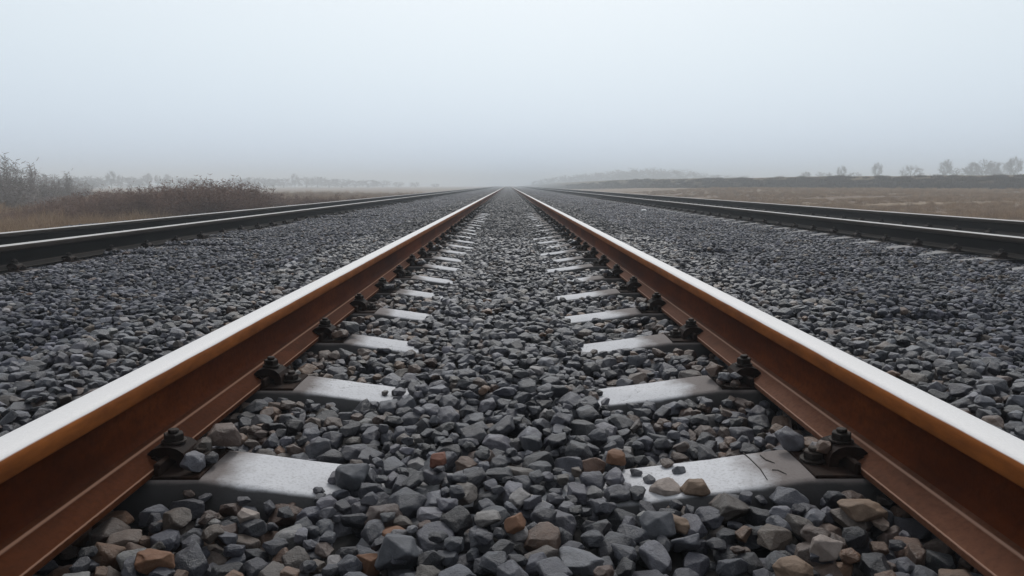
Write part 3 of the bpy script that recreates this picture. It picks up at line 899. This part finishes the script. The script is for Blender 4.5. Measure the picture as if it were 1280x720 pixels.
# brown weeds along the left track: (px, distance, top y)
WEEDS = []
rr = random.Random(9)
prof_x = [-30, 40, 60, 100, 150, 200, 240, 262, 285, 300, 318, 330, 360, 400, 440]
prof_y = [262, 258, 246, 240, 236, 231, 227, 224, 222, 226, 233, 238, 242, 243, 243]
for k in range(64):
    px = -25 + k * 5.5 + rr.uniform(-3, 3); Y = rr.uniform(21, 33) if px < 60 else rr.uniform(20, 30)
    if px < 60: Y = rr.uniform(19, 24)
    ty = np.interp(px, prof_x, prof_y) + rr.uniform(0, 7)
    WEEDS.append((px, Y, ty))
for k in range(18):
    px = 322 + k * 8 + rr.uniform(-3, 3); WEEDS.append((px, rr.uniform(26, 40), np.interp(px, prof_x, prof_y) + rr.uniform(-1, 3)))
WEEDS.sort()
for i, (px, Y, ty) in enumerate(WEEDS):
    w = 'tall' if ty < 232 else ('low' if ty > 243 else 'waist high')
    d = 'close behind' if Y < 24 else 'a little way beyond'
    lab = '%s dry brown weed clump, %s from the left in the trackside thicket' % (w, ordinal(i + 1))
    make_bush('weed_clump', WEED[i % 3], px, Y, ty, rr.uniform(.8, 1.25), lab, 'weed clump', 'brown weed thicket left of the tracks')
# grey-green bushes at the far left
for i, (px, Y, ty, wd, lab) in enumerate([(-14, 31, 192, .8, 'tallest grey twiggy bush, cut by the left edge of the photo'), (14, 33, 199, .7, 'tall grey-green twiggy bush next to the left edge'),
        (36, 36, 207, .8, 'grey-green bush sloping down beside the tall ones'), (58, 38, 218, 1.1, 'rounded grey-green bush behind the brown weeds at left'),
        (82, 44, 217, .9, 'grey bush with a fine twiggy top left of the gap'), (-2, 27, 222, 1.3, 'low dark green bush at the foot of the tall twiggy ones'), (40, 29, 234, 1.5, 'low dark green bush above the straw grass at left'), (104, 52, 226, 1.3, 'small low grey bush at the gap in the thicket')]):
    make_bush('bush', BUSH[i % 2], px, Y, ty, wd, lab, 'bush', 'grey-green bushes at the left')

def tree_meshes(g, crown_w, dense, cz=.60, rz=.36):
    T = MB(); V = []; F = []
    def twig(p, d, L, w):
        u = d.orthogonal().normalized(); b = len(V); a = g.uniform(0, 3.14); s_ = (u * math.cos(a) + d.cross(u) * math.sin(a)) * w / 2
        V.extend([p - s_, p + s_, p + d * L]); F.append([b, b + 1, b + 2])
    # scaffold limbs reach for points spread through a rounded crown, twigs fill it out to the rim
    T.tube([(0, 0, 0), (g.normal(0, .01), g.normal(0, .01), .16), (g.normal(0, .02), g.normal(0, .02), .34)], [.030, .022, .016], 6)
    hubs = []
    for i in range(9):
        a = i * 2.4 + g.uniform(-.4, .4); z0 = g.uniform(.16, .34)
        h_ = Vector((math.cos(a) * crown_w * .20 * g.uniform(.5, 1.2), math.sin(a) * crown_w * .20 * g.uniform(.5, 1.2), z0 + g.uniform(.12, .30)))
        T.tube([(0, 0, z0), h_ * .5 + Vector((0, 0, z0 * .5 - .02)), h_], [.014, .010, .007], 4); hubs.append(h_)
    for i in range(130):
        d = Vector((g.normal(), g.normal(), g.normal())).normalized(); r = g.uniform(.35, 1.0) ** .5
        d = Vector((d.x * crown_w * .36, d.y * crown_w * .36, d.z * rz)) * r
        e = Vector((0, 0, cz)) + d
        hb_ = min(hubs, key=lambda q: (q - e).length); m_ = hb_.lerp(e, .5) + Vector((g.normal(), g.normal(), g.normal())) * .015
        T.tube([hb_, m_, e], [.0055, .004, .002], 3)
        for _ in range(dense):
            q = m_.lerp(e, g.uniform(.0, 1.0)); dd = (d.normalized() * .6 + Vector((g.normal(), g.normal(), g.normal()))).normalized()
            twig(q, dd, g.uniform(.04, .12), .0075)
    tm = T.mesh('trunk', M['bark'], True)
    v = np.array([tuple(x) for x in V]); hmax = v[:, 2].max()
    cm = mesh_np('crown', v, np.array(F, dtype=np.int32), [M['twig']], True)
    return tm, cm, hmax
TREES = [tree_meshes(g5, .95, 16), tree_meshes(g5, 1.25, 16, .43, .45), tree_meshes(g5, .8, 16), tree_meshes(g5, 1.2, 20, .42, .46)]
def make_tree(px, Y, top_y, wide, src, lab, group, base_z=None):
    X = (px - VX) / FPX * Y
    z = base_z if base_z is not None else ground_z(X, Y)
    h = (VY - top_y) * Y / FPX + CAM_Z - z
    s = h / src[2]
    r = empty('bare_tree', (X, Y, z - .05), R.uniform(0, 6.28)); r.scale = (s * wide, s * wide, s)
    link('trunk', src[0], r); link('crown', src[1], r)
    tag(r, lab, 'tree', group)
GR = 'bare trees on the bank at the right'
for i, (px, Y, ty, wd, lab) in enumerate([
        (1004, 175, 213, 1.2, 'faint low tree left of the pale bushes on the right bank'),
        (1026, 185, 214, 1.6, 'faint spreading bush left of the round hazy tree on the bank'),
        (1048, 170, 206, .9, 'hazy upright tree standing between two low faint bushes on the bank'),
        (1064, 180, 214, 1.3, 'low faint bush just right of the hazy upright tree on the bank'),
        (1092, 165, 201, .7, 'slim solitary tree standing alone on the bank'),
        (1134, 165, 205, 1.1, 'broad flat-topped solitary tree between the slim one and the large round one'),
        (1177, 150, 198, .85, 'round bare tree with a clear trunk left of the tree group'),
        (1195, 150, 208, 1.3, 'low leaning dark bush between the round tree and the dense group'),
        (1210, 150, 201, .8, 'leftmost tree of the dense tight group on the bank'),
        (1222, 150, 198, 1.1, 'largest tree in the middle of the dense group on the bank'),
        (1235, 152, 200, 1.0, 'tree at the right end of the dense group on the bank'),
        (1248, 175, 200, .9, 'fainter tree behind, between the dense group and the rightmost tree'),
        (1262, 148, 193, .8, 'tall rightmost bare tree with a clear trunk on the bank')]):
    make_tree(px, Y * 1.22, ty, wd * 1.1, TREES[i % 4], lab, GR, 1.2)
GR = 'hazy tree line right of the vanishing point'
cx = [672, 684, 697, 710, 722, 734, 745, 757, 768, 778, 789, 800, 812, 823, 836, 848, 862, 880, 902, 925]
cy = [226, 223, 221, 219, 218, 217, 215, 216, 213, 212, 214, 209, 212, 211, 213, 211, 216, 217, 218, 219]
for i, (px, ty) in enumerate(zip(cx, cy)):
    make_tree(px, 390 - i * 4, ty - 1, 2.4, TREES[(3, 1)[i % 2]], '%s faint tree counted from the vanishing point in the hazy tree line on the right' % ordinal(i + 1), GR)
GR = 'hazy trees beyond the left field'
rt = random.Random(4)
LT = [(62, 216), (74, 220), (86, 222), (98, 221), (110, 219), (122, 221), (134, 219), (146, 212), (157, 217), (168, 221), (180, 219), (192, 216), (203, 217), (215, 217), (227, 220), (240, 221), (252, 222),
      (300, 220), (310, 222), (322, 220), (334, 222), (346, 222), (358, 221), (372, 215), (386, 221), (400, 219), (414, 223), (430, 222), (446, 224), (462, 224), (480, 225), (500, 226), (520, 227), (545, 228)]
for i, (px, ty) in enumerate(LT):
    make_tree(px, 185 + i * 5 + rt.uniform(-12, 18), ty + rt.uniform(-1, 1), rt.uniform(2.0, 3.3) if ty > 217 else .9, TREES[(1, 3)[i % 2]] if ty > 217 else TREES[2], '%s hazy bare tree from the left in the row beyond the left field' % ordinal(i + 1), GR)

# ------------------------------------------------------------------ haze
hz = MB(); hz.box((0, 420, 3.9), (1500, 1000, 11.8))
hm_m = bpy.data.materials.new('fog_air'); hm_m.use_nodes = True
hn = hm_m.node_tree; hn.nodes.clear()
out = hn.nodes.new('ShaderNodeOutputMaterial'); pv = hn.nodes.new('ShaderNodeVolumePrincipled')
pv.inputs['Color'].default_value = (.90, .955, 1.0, 1); pv.inputs['Density'].default_value = .0044; pv.inputs['Anisotropy'].default_value = .15
hn.links.new(pv.outputs[0], out.inputs['Volume'])
hb = link('haze', hz.mesh('haze', hm_m)); tag(hb, 'pale grey fog lying over the tracks and fields', 'haze', kind='stuff')

# ------------------------------------------------------------------ world and light
w = bpy.data.worlds.new('World'); sc.world = w; w.use_nodes = True
wn = w.node_tree; nd = wn.nodes; ln = wn.links
bg = nd['Background']; bg.inputs['Strength'].default_value = .1
sky = nd.new('ShaderNodeTexSky'); sky.sky_type = 'NISHITA'; sky.sun_disc = False
SUN_EL, SUN_AZ = math.radians(44), math.radians(4)
sky.sun_elevation = SUN_EL; sky.sun_rotation = SUN_AZ; sky.air_density = 1.5; sky.dust_density = 5
tc = nd.new('ShaderNodeTexCoord'); sep = nd.new('ShaderNodeSeparateXYZ'); ln.new(tc.outputs['Generated'], sep.inputs[0])
rp = nd.new('ShaderNodeValToRGB'); e = rp.color_ramp.elements
stops = [(0.0, (6.1, 7.4, 9.1)), (.04, (6.5, 7.7, 9.2)), (.09, (7.0, 8.1, 9.3)), (.17, (7.5, 8.45, 9.3)), (.28, (8.1, 8.8, 9.4)), (1.0, (8.8, 9.0, 9.3))]
while len(e) < len(stops): e.new(.5)
for i, (p, c) in enumerate(stops): e[i].position = p; e[i].color = (*[q / 10 for q in c], 1)
ln.new(sep.outputs['Z'], rp.inputs['Fac'])
# cloud thinner towards the veiled sun ahead
pw = nd.new('ShaderNodeMath'); pw.operation = 'POWER'; mx = nd.new('ShaderNodeMath'); mx.operation = 'MAXIMUM'; mx.inputs[1].default_value = 0
ln.new(sep.outputs['Y'], mx.inputs[0]); ln.new(mx.outputs[0], pw.inputs[0]); pw.inputs[1].default_value = 3.0
ml = nd.new('ShaderNodeMath'); ml.operation = 'MULTIPLY_ADD'; ml.inputs[1].default_value = 1.4
bk = nd.new('ShaderNodeMapRange'); bk.inputs['From Min'].default_value = -1; bk.inputs['From Max'].default_value = .5; bk.inputs['To Min'].default_value = 2.2; bk.inputs['To Max'].default_value = 9.9
ln.new(sep.outputs['Y'], bk.inputs['Value']); ln.new(bk.outputs['Result'], ml.inputs[2]); ln.new(pw.outputs[0], ml.inputs[0])
sc1 = nd.new('ShaderNodeVectorMath'); sc1.operation = 'SCALE'; ln.new(rp.outputs[0], sc1.inputs[0]); ln.new(ml.outputs[0], sc1.inputs['Scale'])
mixn = nd.new('ShaderNodeMix'); mixn.data_type = 'RGBA'; mixn.inputs[0].default_value = .92
ln.new(sky.outputs[0], mixn.inputs[6]); ln.new(sc1.outputs[0], mixn.inputs[7]); ln.new(mixn.outputs[2], bg.inputs['Color'])
sd = bpy.data.lights.new('sun', 'SUN'); sd.energy = 1.5; sd.angle = math.radians(16); sd.color = (1, .97, .93)
so = bpy.data.objects.new('sun', sd); col.objects.link(so)
dirv = Vector((math.sin(SUN_AZ) * math.cos(SUN_EL), math.cos(SUN_AZ) * math.cos(SUN_EL), math.sin(SUN_EL)))
so.rotation_euler = dirv.to_track_quat('Z', 'Y').to_euler()

# ------------------------------------------------------------------ camera
cd = bpy.data.cameras.new('camera'); cam = bpy.data.objects.new('camera', cd); col.objects.link(cam)
cd.sensor_width = 36; cd.lens = 36 * FPX / 1280; cd.clip_start = .02; cd.clip_end = 3000
cam.location = (0, 0, CAM_Z)
cam.rotation_euler = (math.pi / 2 - TH, 0, -math.atan((640 - VX) / FPX))
sc.camera = cam
sc.view_settings.view_transform = 'Standard'; sc.view_settings.look = 'None'; sc.view_settings.gamma = 1; sc.view_settings.exposure = 0
sc.cycles.use_denoising = True
sc.cycles.volume_bounces = 3; sc.cycles.max_bounces = 8; sc.cycles.transparent_max_bounces = 8
